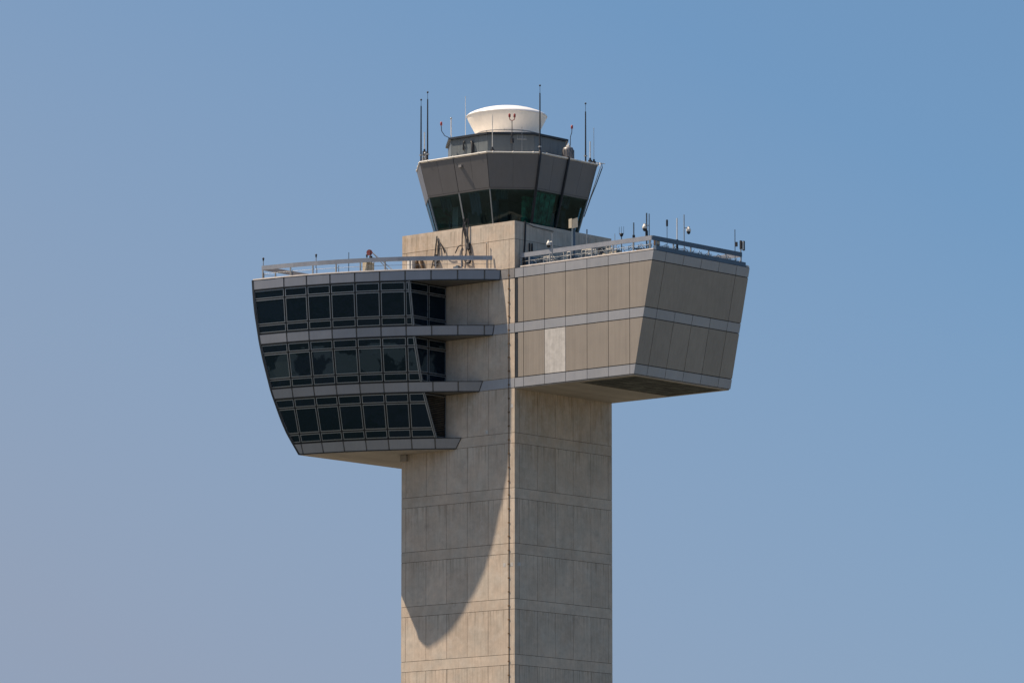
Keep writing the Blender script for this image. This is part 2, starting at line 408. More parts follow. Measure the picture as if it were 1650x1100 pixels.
# pod windows
def window(F, u0, u1, zt, zb, m_, rows=True, name='window', louvre=False):
    """u0,u1: boundary functions; m_: half mullion width in u; zt/zb: clear opening"""
    fr = MB(); pa = MB()
    H = zt - zb
    rws = [(zt-.09, zt-.80), (zt-.92, zb+.88), (zb+.76, zb+.10)] if rows else [(zt-.1, zb+.1)]
    U0 = shift(u0, m_); U1 = shift(u1, -m_); bw = m_*.62
    patch(fr, F, u0, u1, zb+.0, zb+.10, -.16, -.06, 1); patch(fr, F, u0, u1, zt-.10, zt, -.16, -.06, 1)
    patch(fr, F, shift(u0, -m_*.4), U0, zb, zt, -.18, -.05, 1); patch(fr, F, U1, shift(u1, m_*.4), zb, zt, -.18, -.05, 1)
    for (a, b_), (c_, d_) in zip(rws, rws[1:]): patch(fr, F, U0, U1, c_, b_, -.16, -.06, 1)
    for a, b_ in rws:
        patch(fr, F, U0, shift(U0, bw), b_, a, -.08, -.01); patch(fr, F, shift(U1, -bw), U1, b_, a, -.08, -.01)
        patch(fr, F, shift(U0, bw), shift(U1, -bw), a-.06, a, -.08, -.01); patch(fr, F, shift(U0, bw), shift(U1, -bw), b_, b_+.06, -.08, -.01)
        if louvre:
            k = int((a-b_-.12)/.16)
            for i in range(k):
                z = b_ + .08 + i*.16
                lo_ = [F(U0(z), z, -.02), F(U1(z), z, -.02), F(U1(z+.09), z+.09, -.14), F(U0(z+.09), z+.09, -.14)]
                pa.prism(lo_, [(x, y, zz+.025) for x, y, zz in lo_])
        else:
            q = [(shift(U0, bw)(b_), b_+.06), (shift(U1, -bw)(b_), b_+.06), (shift(U1, -bw)(a), a-.06), (shift(U0, bw)(a), a-.06)]
            pa.prism([F(u, z, -.07) for u, z in q], [F(u, z, -.05) for u, z in q])
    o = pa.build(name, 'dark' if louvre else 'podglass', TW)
    fr.build('frame', ['frame', 'dark'], o)
    return o
for fi in range(3):
    zt, zb = ZZ[fi][1] - .02, ZZ[fi+1][0] + .02
    us = [thmin] + [cst(t) for t in TH[:6]] + [thret]
    for i, (a, b_) in enumerate(zip(us, us[1:])):
        window(arcS, a, b_, zt, zb, .08/33 if not (i == 6 and fi == 0) else .05/33)
    # corner posts where the curved glass meets the return wall and the rear wall
    cp = MB(); patch(cp, arcS, shift(thret, -.0022), shift(thret, .0004), zb-.01, zt+.01, -.20, .0)
    for d0, d1 in ((-.0036, -.0022), (.0004, .0016)): patch(cp, arcS, shift(thret, d0), shift(thret, d1), zb-.01, zt+.01, -.16, .015, 1)
    cp.build('corner_post', ['edge', 'frame'], TW)
    xa = lambda z: CX - R(z)*math.cos(thret(z)) + .10
    if fi < 2:
        window(retS, xa, cst(-2.43), zt-.0, zb, .08); window(retS, cst(-2.43), cst(-.04), zt, zb, .08)
    else:
        window(retS, xa, cst(-.04), zt, zb, .06, False, 'louvre', True)
    xb = lambda z: CX - R(z)*math.cos(thmin(z)) + .06
    ed = [xb] + [cst(v) for v in (-2.45, 0, 2.45, 4.9, 7.35, 9.8, S-.1)]
    for a, b_ in zip(ed, ed[1:]): window(backS, a, b_, zt, zb, .08)
    ed = [cst(S+.06), cst(15.7), cst(18.1), lambda z: YB(z)-.06]
    for a, b_ in zip(ed, ed[1:]): window(endS, a, b_, zt, zb, .08)
    # dark inner rooms: a core wall set back from the glass, pale strips behind some panes
    zc = (zt+zb)/2
    ic = MB(); zl = zb - .0
    lp = [arc(thmin(zl) + .07 + (thret(zl)-thmin(zl)-.10)*i/12, zl, -3.2) for i in range(13)]
    lp = [(min(x, -.06), max(y, YR+1.0), z) for x, y, z in lp] + [(-.06, S+.06, zl), (S-1.5, S+.06, zl), (S-1.5, YB(zl)-2.6, zl)]
    ic.prism(lp, [(x, y, zt) for x, y, z in lp]); ic.build('inner_wall', 'core', TW)
for fi, i, lo_, hi_ in ((1,0,.45,.9),(1,1,.1,.38),(1,2,.0,.16),(1,4,.15,1),(1,5,.0,.62),(2,4,.3,.7),(0,5,.0,.12)):  # pale strips added inside the glass as stand-ins for reflections
    zt, zb = ZZ[fi][1] - .02, ZZ[fi+1][0] + .02
    us = [thmin] + [cst(t) for t in TH[:6]]
    a, b_ = us[i], us[i+1]
    bl = MB()
    k = 5
    for j in range(k):
        f0 = lambda z, j=j: a(z) + (b_(z)-a(z))*(lo_ + (hi_-lo_)*j/k)
        f1 = lambda z, j=j: a(z) + (b_(z)-a(z))*(lo_ + (hi_-lo_)*(j+.85)/k)
        patch(bl, arcS, f0, f1, zb+.9+random.random()*1.1, zt-.85, -.55-.05*(j % 2), -.50-.05*(j % 2))
    bl.build('pale_strip', 'pale_strip', TW)
# pod soffit boards
zt = 61.01 - .03
sf = MB()
def xin(y, z):           # x of the curved front for a given y
    return CX - math.sqrt(R(z)**2 - (y-CY)**2)
y = 7.05
ys = [7.05 + .6*i for i in range(23)]
for y0, y1 in zip(ys, ys[1:]):
    y1 = min(y1, 20.19)
    if y0 >= 20.18: break
    x1 = -.04 if y1 <= S + .1 else S
    a_ = min(xin(y0+.012, 61.01)+.03, -.05); b_ = min(xin(y1-.012, 61.01)+.03, -.05)
    lo_ = [(a_, y0+.012, zt-.03), (x1, y0+.012, zt-.03), (x1, y1-.012, zt-.03), (b_, y1-.012, zt-.03)]
    sf.prism(lo_, [(x, yy, zt+.04) for x, yy, z in lo_])
so_ = sf.build('soffit', 'soffit', TW)

# --- clad wing on the other face
def YF(z): return -15.87 + (76.5-z)*.2132
def sideS(u, z, off): return (-off, u, z)
def farS(u, z, off): return (S + off, u, z)
def frontS(u, z, off): return (u, YF(z) - off, z)
zb_, zt_ = 65.87, 76.54
wc = MB(); wc.prism([(-.0, -.045, zb_+.03), (S, -.045, zb_+.03), (S, YF(zb_), zb_+.03), (-.0, YF(zb_), zb_+.03)],
                    [(-.0, -.045, zt_), (S, -.045, zt_), (S, YF(zt_), zt_), (-.0, YF(zt_), zt_)])
wc.build('wing_core', 'dark', TW)
SJ = [-.045, -1.07, -3.51, -5.93, -8.38, -10.80, -13.21]
FJ = [0, 1.72, 4.18, 6.63, 9.08, 11.55, S]
RW = [('band', 75.65, 76.54), ('wall', 71.66, 75.65), ('band', 70.77, 71.66), ('wall', 66.78, 70.77), ('band', 65.89, 66.78)]
gp = .026; gh = .038
for ri, (kind, z0, z1) in enumerate(RW):
    a0, a1 = z0 + gh, z1 - gh
    for nm, F, wide in (('side', sideS, 0), ('far', farS, 0)):
        mb = MB()
        ed = list(SJ)
        if kind == 'wall': ed[0] = -.42
        for i, (a, b_) in enumerate(zip(ed, ed[1:])):
            if nm == 'side' and ri == 3 and i == 2:
                op = MB(); patch(op, F, cst(a-gp), cst(b_+gp), a0, a1, 0, .05)
                tag(op.build('wall_panel', 'oldpanel', TW), 'pale mottled weathered panel'); mb.build('wing_cladding', 'beige', TW); mb = MB(); continue
            patch(mb, F, cst(a-gp), cst(b_+gp), a0, a1, 0, .045)
        patch(mb, F, cst(-13.21-gp), lambda z: YF(z) - .045, a0, a1, 0, .045)
        mb.build('wing_band' if kind == 'band' else 'wing_cladding', 'band' if kind == 'band' else 'beige', TW)
    mb = MB()
    ed = FJ if ri != 1 else [0, 1.72, 11.55, S]
    for i, (a, b_) in enumerate(zip(ed, ed[1:])):
        aa = a + gp if i else -.0
        bb = b_ - gp if b_ < S else S
        patch(mb, frontS, cst(aa), cst(bb), a0, a1, 0, .045)
    mb.build('wing_band' if kind == 'band' else 'wing_cladding', 'band' if kind == 'band' else 'beige', TW)
# grey closer strips beside the corner
cl = MB()
for z0, z1 in ((66.85, 70.2), (71.75, 75.05)): cl.box((-.02, -.38, z0), (0, -.16, z1))
for z0, z1 in ((70.2, 70.74), (75.05, 75.62)): cl.box((-.035, -1.05, z0), (0.0, -.43, z1))
# bands run on across the shaft to the fins
for k, (zt, zb) in enumerate(ZZ[:3]):
    cl2 = MB(); cl2.prism([(-.06, .03-.05, zb+.03), (-.037, .03-.05, zb+.03), (-.037, CY - R(zb)*math.sin(thend(zb)) - .05, zb+.03), (-.06, CY - R(zb)*math.sin(thend(zb)) - .05, zb+.03)],
                          [(-.06, .03-.05, zt-.03), (-.037, .03-.05, zt-.03), (-.037, CY - R(zt)*math.sin(thend(zt)) - .05, zt-.03), (-.06, CY - R(zt)*math.sin(thend(zt)) - .05, zt-.03)])
    cl2.build('wing_band', 'band' if k else 'grey', TW)
cl.build('closer_strip', 'edge', TW)
mb = MB(); mb.box((-.30, 12.55, 60.35), (-.036, S+.02, 60.92)); mb.build('soffit_bracket', 'beige', TW)
# wing soffit: boards and recessed dark grille
ws = MB(); z0 = zb_ - .03
yy = [-.05 - .6*i for i in range(12)] + [-7.1]
yy = sorted(set(y for y in yy if y >= -7.1), reverse=True)
for y0, y1 in zip(yy, yy[1:]):
    if y0 - y1 < .05: continue
    ws.box((.02, y1+.01, z0-.03), (S-.02, y0-.01, z0+.06))
ws.box((.02, -13.55, z0-.03), (S-.02, -13.2, z0+.06)); ws.box((.02, -13.2, z0-.03), (.7, -7.1, z0+.06)); ws.box((12.6, -13.2, z0-.03), (S-.02, -7.1, z0+.06))
ws.build('soffit', 'soffit', TW)
gr = MB()
for i in range(12):
    for j in range(6):
        x0 = .7 + i*.99; y0 = -13.2 + j*1.015
        gr.box((x0+.04, y0+.04, z0+.0), (x0+.95, y0+.97, z0+.05))
gr.box((.55, -7.12, z0-.045), (12.75, -6.98, z0-.028)); gr.box((12.55, -13.3, z0-.045), (12.72, -7.12, z0-.028)); gr.build('soffit_grille', 'grille', TW)
# wing roof edge
fl = MB()
def rim(x0, y0, x1, y1, ox, oy):      # sloped flashing strip
    fl.prism([(x0,y0,76.56), (x1,y1,76.56), (x1+ox*.45,y1+oy*.45,76.56), (x0+ox*.45,y0+oy*.45,76.56)],
             [(x0+ox*.02,y0+oy*.02,76.66), (x1+ox*.02,y1+oy*.02,76.66), (x1+ox*.33,y1+oy*.33,76.73), (x0+ox*.33,y0+oy*.33,76.73)])
yf = YF(76.54)
rim(-.05, -.7, -.05, yf, 1, 0)
fl.build('roof_flashing', 'flash', TW)
fl = MB(); rim(S+.05, yf, S+.05, -.1, -1, 0); fl.build('roof_flashing', 'flash', TW)
fe = MB(); fe.box((.42, yf+.05, 76.56), (S-.4, yf+.4, 76.95)); fe.box((.42, yf+.4, 76.56), (S-.42, -.06, 76.63))
fe.build('wing_roof', 'blue', TW)

# ------------------------------------------------------------------ cab
CC = 6.8
def octa(d, z, h=7.35, s=4.0):
    H = h - d; s_ = s - .414*d
    return [(CC+a, CC+b_, z) for a, b_ in ((-H,-s_),(-s_,-H),(s_,-H),(H,-s_),(H,s_),(s_,H),(-s_,H),(-H,s_))]
def dins(z): return interp([(80.0, 1.93), (84.05, .80), (87.15, 0.0)], z)
oc = lambda z, e=0: octa(dins(z)+e, z)
cs = MB(); cs.prism(oc(84.05, .07), oc(87.12, .07)); cs.build('cab_core', 'dark', TW)
def quad(k, t0, t1, z0, z1, e0, e1, mb, mi=0):
    def P(t, z, e):
        a = Vector(oc(z, -e)[k]); b_ = Vector(oc(z, -e)[(k+1) % 8]); return a + (b_-a)*t
    mb.prism([P(t0,z0,e0),P(t1,z0,e0),P(t1,z1,e0),P(t0,z1,e0)], [P(t0,z0,e1),P(t1,z0,e1),P(t1,z1,e1),P(t0,z1,e1)], mi)
for k in range(8):
    straight = k % 2 == 1
    mb = MB(); n_ = 4 if straight else 2
    for i in range(n_):
        g0 = .004 if (i == 0 or (straight and i == 2)) else .0013
        g1 = .004 if (i == n_-1 or (straight and i == 1)) else .0013
        quad(k, i/n_ + g0, (i+1)/n_ - g1, 84.18, 87.10, -.06, 0, mb)
    mb.build('cab_panel', 'cabpanel', TW)
    mb = MB(); quad(k, .0, 1, 84.02, 84.15, -.05, .015, mb); mb.build('cab_trim', 'cabpanel', TW)
    for a, b_ in (((0, .5), (.5, 1)) if straight else ((0, 1),)):
        pa = MB(); quad(k, a+.008, b_-.008, 80.36, 84.0, -.06, -.04, pa)
        o = pa.build('window', 'cabglass', TW)
        fr = MB()
        quad(k, a, a+.011, 80.36, 84.02, -.12, -.0, fr); quad(k, b_-.011, b_, 80.36, 84.02, -.12, -.0, fr)
        fr.build('frame', 'frame', o)
# roof deck, rim pipe
cr = MB(); cr.prism(octa(.1, 87.10), octa(.1, 87.2)); cr.build('cab_roof', 'deckpale', TW)
rp = MB()
for k in range(8):
    a = octa(.0, 87.2)[k]; b_ = octa(.0, 87.2)[(k+1) % 8]
    rp.tube([a, b_], .075, 8)
    for t in (.12, .5, .88): rp.ball([a[i]+(b_[i]-a[i])*t for i in range(3)][:3], .11)
rp.build('roof_rim', 'white', TW)
# penthouse
h2 = lambda e, z: octa(0, z, 5.15+e, 2.2+.414*e)
pc = MB(); pc.prism(h2(-.04, 87.2), h2(-.04, 89.3)); pc.build('penthouse_core', 'dark', TW)
for k in range(8):
    mb = MB(); n_ = 4 if k % 2 else 3
    if k == 0: n_ = 2
    for i in range(n_):
        a, b_ = Vector(h2(0, 87.2)[k]), Vector(h2(0, 87.2)[(k+1) % 8])
        a2, b2 = Vector(h2(-.04, 87.2)[k]), Vector(h2(-.04, 87.2)[(k+1) % 8])
        t0, t1 = i/n_ + .002, (i+1)/n_ - .002
        q = [a2+(b2-a2)*t0, a2+(b2-a2)*t1, a+(b_-a)*t1, a+(b_-a)*t0]
        mb.prism(q, [(v.x, v.y, 89.3) for v in q])
    mb.build('penthouse_wall', 'house', TW)
pr = MB(); pr.prism(h2(.22, 89.32), h2(.22, 89.5)); pr.build('penthouse_roof', 'edge', TW)
ps = MB(); ps.prism(h2(.1, 89.5), h2(.1, 89.53)); ps.build('penthouse_bounce', 'deckpale', TW)  # pale sheet added on the roof to throw light up at the bowl
# two dark vents on the lit penthouse wall
vt = MB()
vt.tube([(CC-5.2, 7.4, 88.2), (CC-5.28, 7.4, 88.25), (CC-5.3, 7.35, 88.9), (CC-5.2, 7.3, 89.0)], .07)
vt.tube([(CC-5.2, 6.3, 87.2), (CC-5.3, 6.3, 87.5), (CC-5.3, 6.32, 88.7), (CC-5.2, 6.5, 88.85)], .12)
vt.build('vent_pipe', 'black', TW)
# cab interior: floor, consoles, ceiling, dark shades, stair core
ci = MB(); ci.prism(octa(1.95, 80.36), octa(1.95, 80.5)); ci.build('cab_floor', 'core', TW)
ci = MB(); ci.prism(octa(dins(83.9)+.15, 83.95), octa(dins(84.05)+.15, 84.1)); ci.build('cab_ceiling', 'grey', TW)
for k in range(8):
    mb = MB()
    P0, P1 = Vector(octa(2.4, 80.5)[k]), Vector(octa(2.4, 80.5)[(k+1) % 8])
    Q0, Q1 = Vector(octa(3.4, 80.5)[k]), Vector(octa(3.4, 80.5)[(k+1) % 8])
    mb.prism([P0, P1, Q1, Q0], [P0+Vector((0,0,.55)), P1+Vector((0,0,.55)), Q1+Vector((0,0,.9)), Q0+Vector((0,0,.9))])
    for j in range(3):
        t = .2 + .3*j + random.random()*.08
        c_ = P0 + (P1-P0)*t + (Q0-P0)*.4; d_ = (P1-P0).normalized()*.32; nn = (Q0-P0).normalized()*.08
        hgt = random.choice((.35, .55, .8))
        mb.prism([c_-d_, c_+d_, c_+d_+nn, c_-d_+nn], [v+Vector((0,0,1.0+hgt)) for v in (c_-d_, c_+d_, c_+d_+nn, c_-d_+nn)], 1)
    mb.build('console', ['console', 'pale_strip' if k == 1 else 'shade'], TW)
for k in (2, 3, 4, 5):       # shades added on the far side to keep bright sky out of view
    mb = MB(); quad(k, .03, .97, {2: 81.2, 3: 80.9, 4: 80.7, 5: 80.6}[k], 83.95, -.25, -.2, mb); mb.build('shade', 'green' if k in (5,) else 'shade', TW)
for (x0, y0, x1, y1, z1, mt) in ((3.6, 1.9, 6.6, 2.3, 83.6, 'green'), (7.0, 2.2, 8.0, 2.6, 82.6, 'pale_strip'), (8.6, 1.9, 9.2, 2.4, 83.0, 'shade'), (2.4, 6.0, 2.9, 7.6, 82.6, 'shade'), (2.2, 8.6, 2.6, 9.3, 83.2, 'pale_strip'), (2.3, 4.2, 2.7, 4.7, 83.3, 'blue')):
    mb = MB(); mb.box((x0, y0, 80.5), (x1, y1, z1)); mb.box((x0-.04, y0-.04, z1), (x1+.04, y1+.04, z1+.05)); mb.build('cabinet', mt, TW)
for k, a, b_, za, mt in ((1, .05, .46, 80.9, 'green'), (1, .53, .75, 82.9, 'shade'), (7, .12, .3, 82.6, 'shade'), (7, .62, .8, 81.9, 'blue'), (0, .1, .4, 82.8, 'shade')):  # green strips added close behind the panes to tint what shows there
    mb = MB()
    for j in range(4):
        t = a + (b_-a)*j/4; quad(k, t, t+(b_-a)*.22, za + random.random()*.5, 83.95, -.42, -.38, mb)
    mb.build('shade', mt, TW)
st = MB(); st.box((5.6, 5.6, 80.5), (8.2, 8.2, 83.95)); st.build('stair_core', 'shade', TW)
# black conduits down the cab corners
cd = MB()
for k, t in ((2, 0.0), (1, 1.0)):
    pass
def on(k, t, z, e):
    a = Vector(oc(z, -e)[k]); b_ = Vector(oc(z, -e)[(k+1) % 8]); return a + (b_-a)*t
for k, t, r in ((1, .003, .12), (1, .49, .11)):
    mb = MB(); mb.tube([on(k, t, 87.35, -.05), on(k, t, 87.25, .10), on(k, t, 85.5, .09), on(k, t, 84.0, .09), on(k, t, 81.9, .09), on(k, t, 80.6, .09)], r, 8)
    mb.build('conduit', 'black', TW)
for dx, mat_ in ((0, 'white'), (.16, 'black')):
    mb = MB(); mb.tube([on(2, .03, 87.2, .05), on(2, .03+dx*.2, 87.35, .22+dx), on(2, .02, 86.9, .32+dx), on(2, .02, 85.5, .22+dx*.8), on(2, .02, 84.2, .12+dx*.3), on(2, .02, 82.5, .05)], .045, 6)
    mb.build('conduit', mat_, TW)
mb = MB(); mb.tube([on(6, 1, 83.8, .1), on(6, 1, 82, .10), on(6, 1, 80.4, .1)], .05, 6); mb.build('conduit', 'black', TW)
# small junction box and camera on the lit cab face
mb = MB(); c_ = on(7, .60, 86.3, .08); mb.box((c_[0]-.12, c_[1]-.17, c_[2]-.10), (c_[0]+.1, c_[1]+.17, c_[2]+.12)); mb.build('junction_box', 'grey', TW)
mb = MB()
for c_, q in (((-.0365, 1.15), 50.3), ((-.0365, .30), 50.3), ((-.0365, 3.2), 62.2), ((-.0365, .3), 64.3)): mb.box((-.045, c_[1]-.14, q-.16), (-.0362, c_[1]+.14, q+.16))
mb.box((.35, -.045, 50.2), (.75, -.0362, 50.5)); tag(mb.build('repair_patch', 'oldpanel', TW), kind='stuff')
# lightning conductor along the tower corner
mb = MB(); mb.tube([(-.065, .62, 76.5), (-.065, .62, 0.5)], .035, 6)
for i in range(62): mb.box((-.10, .53, 75.9-i*1.22), (-.036, .71, 76.02-i*1.22))
mb.build('conduit', 'rust', TW)
mb = MB(); mb.tube([(1.35, -.08, 80.9), (1.35, -.12, 80.6), (1.3, -.08, 78.9), (1.15, -.08, 77.6), (1.1, -.08, 76.8)], .08, 6)
mb.tube([(1.35, -.2, 80.7), (2.5, -.10, 80.55), (5.2, -.10, 80.45)], .03, 5); mb.build('conduit', 'black', TW)

# ------------------------------------------------------------------ radar radome
RD = empty('radome', (CC, CC, 89.5), 'large white bowl-shaped radar radome with shallow domed cap on the penthouse roof', 'radome')
mb = MB(); mb.lathe((CC, CC), [(2.5,89.5),(2.62,89.8),(2.76,90.15),(2.93,90.46),(3.12,90.8),(3.32,91.18),(3.46,91.45),(3.56,91.66),(3.6,91.84)], 72)
rel(mb, RD).build('bowl', 'dome', RD)
mb = MB(); mb.lathe((CC, CC), [(3.62,91.82),(3.67,91.84),(3.67,91.91),(3.5,92.06),(3.1,92.26),(2.5,92.47),(2.0,92.60),(1.5,92.69),(1.0,92.75),(.4,92.79),(.001,92.79)], 72)
rel(mb, RD).build('cap', 'domecap', RD)
mb = MB()
for a in range(10):
    an = a*2*PI/10; mb.ball((CC+2.80*math.cos(an), CC+2.80*math.sin(an), 90.2), .07)
mb.lathe((CC, CC), [(2.79,90.16),(2.83,90.2),(2.82,90.25)], 72)
rel(mb, RD).build('bolt_ring', 'steel', RD)

# ------------------------------------------------------------------ railings
def railing(name, label, path, posts, z0=77.5, z1=77.88, base=76.62, mat_='rail', t=.05):
    root = empty(name, (path[0][0], path[0][1], base), label, 'railing', 'roof edge railings')
    mb = MB()
    for a, b_ in zip(path, path[1:]):
        d = Vector((b_[0]-a[0], b_[1]-a[1], 0)); nn = Vector((-d.y, d.x, 0)).normalized()*t
        A = Vector((a[0], a[1], 0)); B = Vector((b_[0], b_[1], 0))
        q = [A-nn, B-nn, B+nn, A+nn]
        mb.prism([(v.x, v.y, z0) for v in q], [(v.x, v.y, z1) for v in q])
    rel(mb, root).build('top_rail', mat_, root)
    mb = MB(); mb.tube([(x, y, base+.52) for x, y in path], .018, 5); rel(mb, root).build('cable_rail', 'steel', root)
    for x, y in posts:
        mb = MB(); mb.box((x-.05, y-.05, base), (x+.05, y+.05, z0+.02)); mb.box((x-.11, y-.11, base), (x+.11, y+.11, base+.05))
        rel(mb, root).build('post', 'steel', root)
    return root
r_ = 34.15 - .55
pt = lambda t: (CX - r_*math.cos(t), CY - r_*math.sin(t))
t0, t1 = math.asin((CY-21.9)/r_), math.acos((CX+.12)/r_)
railing('roof_railing', 'long curved grey railing along the roof edge of the glass pod', [pt(t0+(t1-t0)*i/26) for i in range(27)],
        [pt(t) for t in (t0+.002, .207, .275, .343, .412, .480, .548, .616, .685, .752)])
railing('roof_railing', 'straight grey railing at the far left end of the curved pod roof', [pt(t0-.001), (-3, 21.95), (4, 21.95), (12.8, 21.95)],
        [(-7.5, 21.95), (-5, 21.95), (-2.5, 21.95), (0, 21.95), (3, 21.95), (6, 21.95), (9, 21.95), (12.7, 21.95)])
railing('roof_railing', 'straight pale railing on the sunlit long side of the clad wing roof', [(.5, -.25), (.5, -15.28)],
        [(.5, -.3), (.5, -1.3), (.5, -3.7), (.5, -6.1), (.5, -8.5), (.5, -10.9), (.5, -13.2), (.5, -15.1)], 77.5, 77.9)
railing('roof_railing', 'railing with its shade painted in dark blue-grey along the front end of the clad wing roof', [(.56, -15.33), (12.95, -15.33)],
        [(1.0, -15.33), (3.4, -15.33), (5.8, -15.33), (8.3, -15.33), (10.7, -15.33), (12.85, -15.33)], 77.5, 77.9, mat_='blue')  # darker material puts the shade of this end into the rail colour
railing('roof_railing', 'railing on the far side of the clad wing roof', [(12.95, -15.2), (12.95, -.3)], [(12.95, -12), (12.95, -9), (12.95, -6), (12.95, -3), (12.95, -.4)], 77.5, 77.9)

# ------------------------------------------------------------------ antennas on the cab roof
def black_whip(x, y, zb, zm, zt, label):
    root = empty('whip_antenna', (x, y, zb), label, 'antenna', 'tall black whip antennas on the cab roof')
    mb = MB(); mb.tube([(x, y, zb), (x, y, (zb+zm)/2), (x, y, zm)], [.075, .065, .055], 8); rel(mb, root).build('mast', 'black', root)
    mb = MB(); mb.tube([(x, y, zm), (x, y, zt)], .02, 5); mb.ball((x, y, zt), .09); rel(mb, root).build('tip', 'black', root)
    for z in (zb+.15, zb+.75):
        mb = MB(); mb.box((x-.11, y-.11, z), (x+.11, y+.11, z+.10)); rel(mb, root).build('clamp', 'steel', root)
black_whip(-.2, 10.95, 87.1, 92.4, 92.97, 'shorter outer black ball-tipped whip of the pair at the cab left edge')
black_whip(-.2, 10.16, 87.1, 92.93, 93.56, 'black whip antenna with ball tip, taller inner one of the left pair')
black_whip(3.23, -.2, 87.05, 92.7, 93.38, 'tall black whip antenna with ball tip standing in front of the radome right side')
black_whip(9.55, -.2, 87.05, 91.91, 92.65, 'tall black whip antenna with ball tip, rightmost of the black ones on the cab')
def white_whip(x, y, z0, zt, label, r=.035, mount=True, tip=False, mat_='white'):
    root = empty('rod_antenna', (x, y, z0), label, 'antenna', 'thin rod antennas')
    mb = MB(); mb.tube([(x, y, z0), (x, y, zt)], r, 6)
    rel(mb, root).build('rod', mat_, root)
    if mount:
        mb = MB(); mb.box((x-.13, y-.13, z0), (x+.13, y+.13, z0+.32)); mb.tube([(x, y, z0+.3), (x, y, z0+.5)], .09, 8)
        rel(mb, root).build('mount', 'black', root)
    if tip:
        mb = MB(); mb.ball((x, y, zt), r*1.9); rel(mb, root).build('tip', 'steel', root)
    return root
white_whip(-.2, 10.53, 87.9, 89.97, 'slim white rod antenna between the two left black whips', .05)
white_whip(1.9, 9.2, 89.5, 91.35, 'white rod antenna on the left corner of the penthouse roof', .05, False, True)
white_whip(4.2, 9.5, 89.5, 93.7, 'faint white rod antenna rising behind the left side of the radome', .022, False, True)
white_whip(.21, 2.79, 87.25, 90.73, 'white rod antenna with black mount in front of the radome', .035, True)
white_whip(10.19, -.2, 87.25, 89.27, 'short white rod antenna at the right cab corner', .05, True)
white_whip(10.71, -.2, 87.2, 90.54, 'thin dark rod with black mount at extreme right cab corner', .022, True, True, 'steel')
mb = MB(); mb.tube([(10.7, -.2, 87.42), (11.9, -.5, 87.42)], .03, 6)
for i in range(4): mb.tube([(10.95+i*.28, -.45-i*.05, 87.42), (10.95+i*.28, -.0-i*.05, 87.42)], .015, 5)
tag(mb.build('yagi_antenna', 'steel', None, (10.7, -.2, 87.2)), 'small horizontal yagi antenna sticking out right from the cab corner', 'antenna')
# grey cluster mount between the pair
mb = MB(); mb.box((-.3, 10.3, 87.2), (0, 10.42, 87.95)); mb.box((-.32, 10.6, 87.3), (-.02, 10.72, 87.7)); mb.ball((-.2, 10.42, 88.0), .16); mb.ball((-.2, 10.62, 87.85), .13)
tag(mb.build('antenna_bracket', 'steel', None, (-.2, 10.5, 87.2)), 'grey clamp bracket cluster at the feet of the left whip pair', 'bracket')
# red obstruction lights
def red_light(pts, heads, label):
    root = empty('warning_light', pts[0], label, 'warning light', 'red obstruction lights')
    mb = MB(); mb.tube(pts, .035, 6); rel(mb, root).build('pole', 'black', root)
    for h in heads:
        mb = MB(); mb.lathe((h[0], h[1]), [(.001,h[2]-.15),(.09,h[2]-.14),(.105,h[2]),(.10,h[2]+.13),(.05,h[2]+.2),(.001,h[2]+.21)], 12)
        rel(mb, root).build('lamp', 'red', root)
    return root
red_light([(1.75, 9.1, 89.48), (1.5, 9.6, 89.75), (1.35, 9.85, 90.2), (1.35, 9.9, 90.7)], [(1.35, 9.9, 90.85)], 'red obstruction light on thin curved pole at left of the penthouse')
red_light([(9.5, 1.55, 89.0), (9.5, 1.55, 89.8), (9.58, 1.45, 90.2), (9.6, 1.45, 90.55)], [(9.6, 1.45, 90.68)], 'red obstruction light on thin pole at right of the penthouse')
ux, uy = 1.45, 1.55
o_ = red_light([(ux, uy, 88.4), (ux, uy, 90.15)], [(ux-.16, uy+.16, 90.6), (ux+.16, uy-.16, 90.6)], 'double red obstruction light on U-shaped bracket in front of the radome')
mb = MB(); mb.tube([(ux-.16, uy+.16, 90.5), (ux-.14, uy+.14, 90.25), (ux, uy, 90.15), (ux+.14, uy-.14, 90.25), (ux+.16, uy-.16, 90.5)], .04, 6)
rel(mb, o_).build('bracket', 'red', o_)
mb = MB(); mb.box((ux-.12, uy-.12, 88.15), (ux+.12, uy+.12, 88.55)); mb.box((ux-.08, uy-.08, 88.75), (ux+.08, uy+.08, 89.1)); mb.tube([(ux, uy, 87.2), (ux, uy, 88.2)], .03, 6)
rel(mb, o_).build('mount', 'black', o_)
# tiny comb antenna on the chamfer
mb = MB(); x, y = 2.1, .95
mb.tube([(x, y, 87.2), (x, y, 89.6)], .02, 5); mb.tube([(x-.3, y+.3, 88.5), (x+.3, y-.3, 88.5)], .03, 5)
for i in range(4): mb.tube([(x-.28+.16*i, y+.28-.16*i, 88.5), (x-.28+.16*i, y+.28-.16*i, 88.9)], .012, 5)
tag(mb.build('comb_antenna', 'steel', None, (x, y, 87.2)), 'small comb-like antenna against the dark middle face of the penthouse', 'antenna')
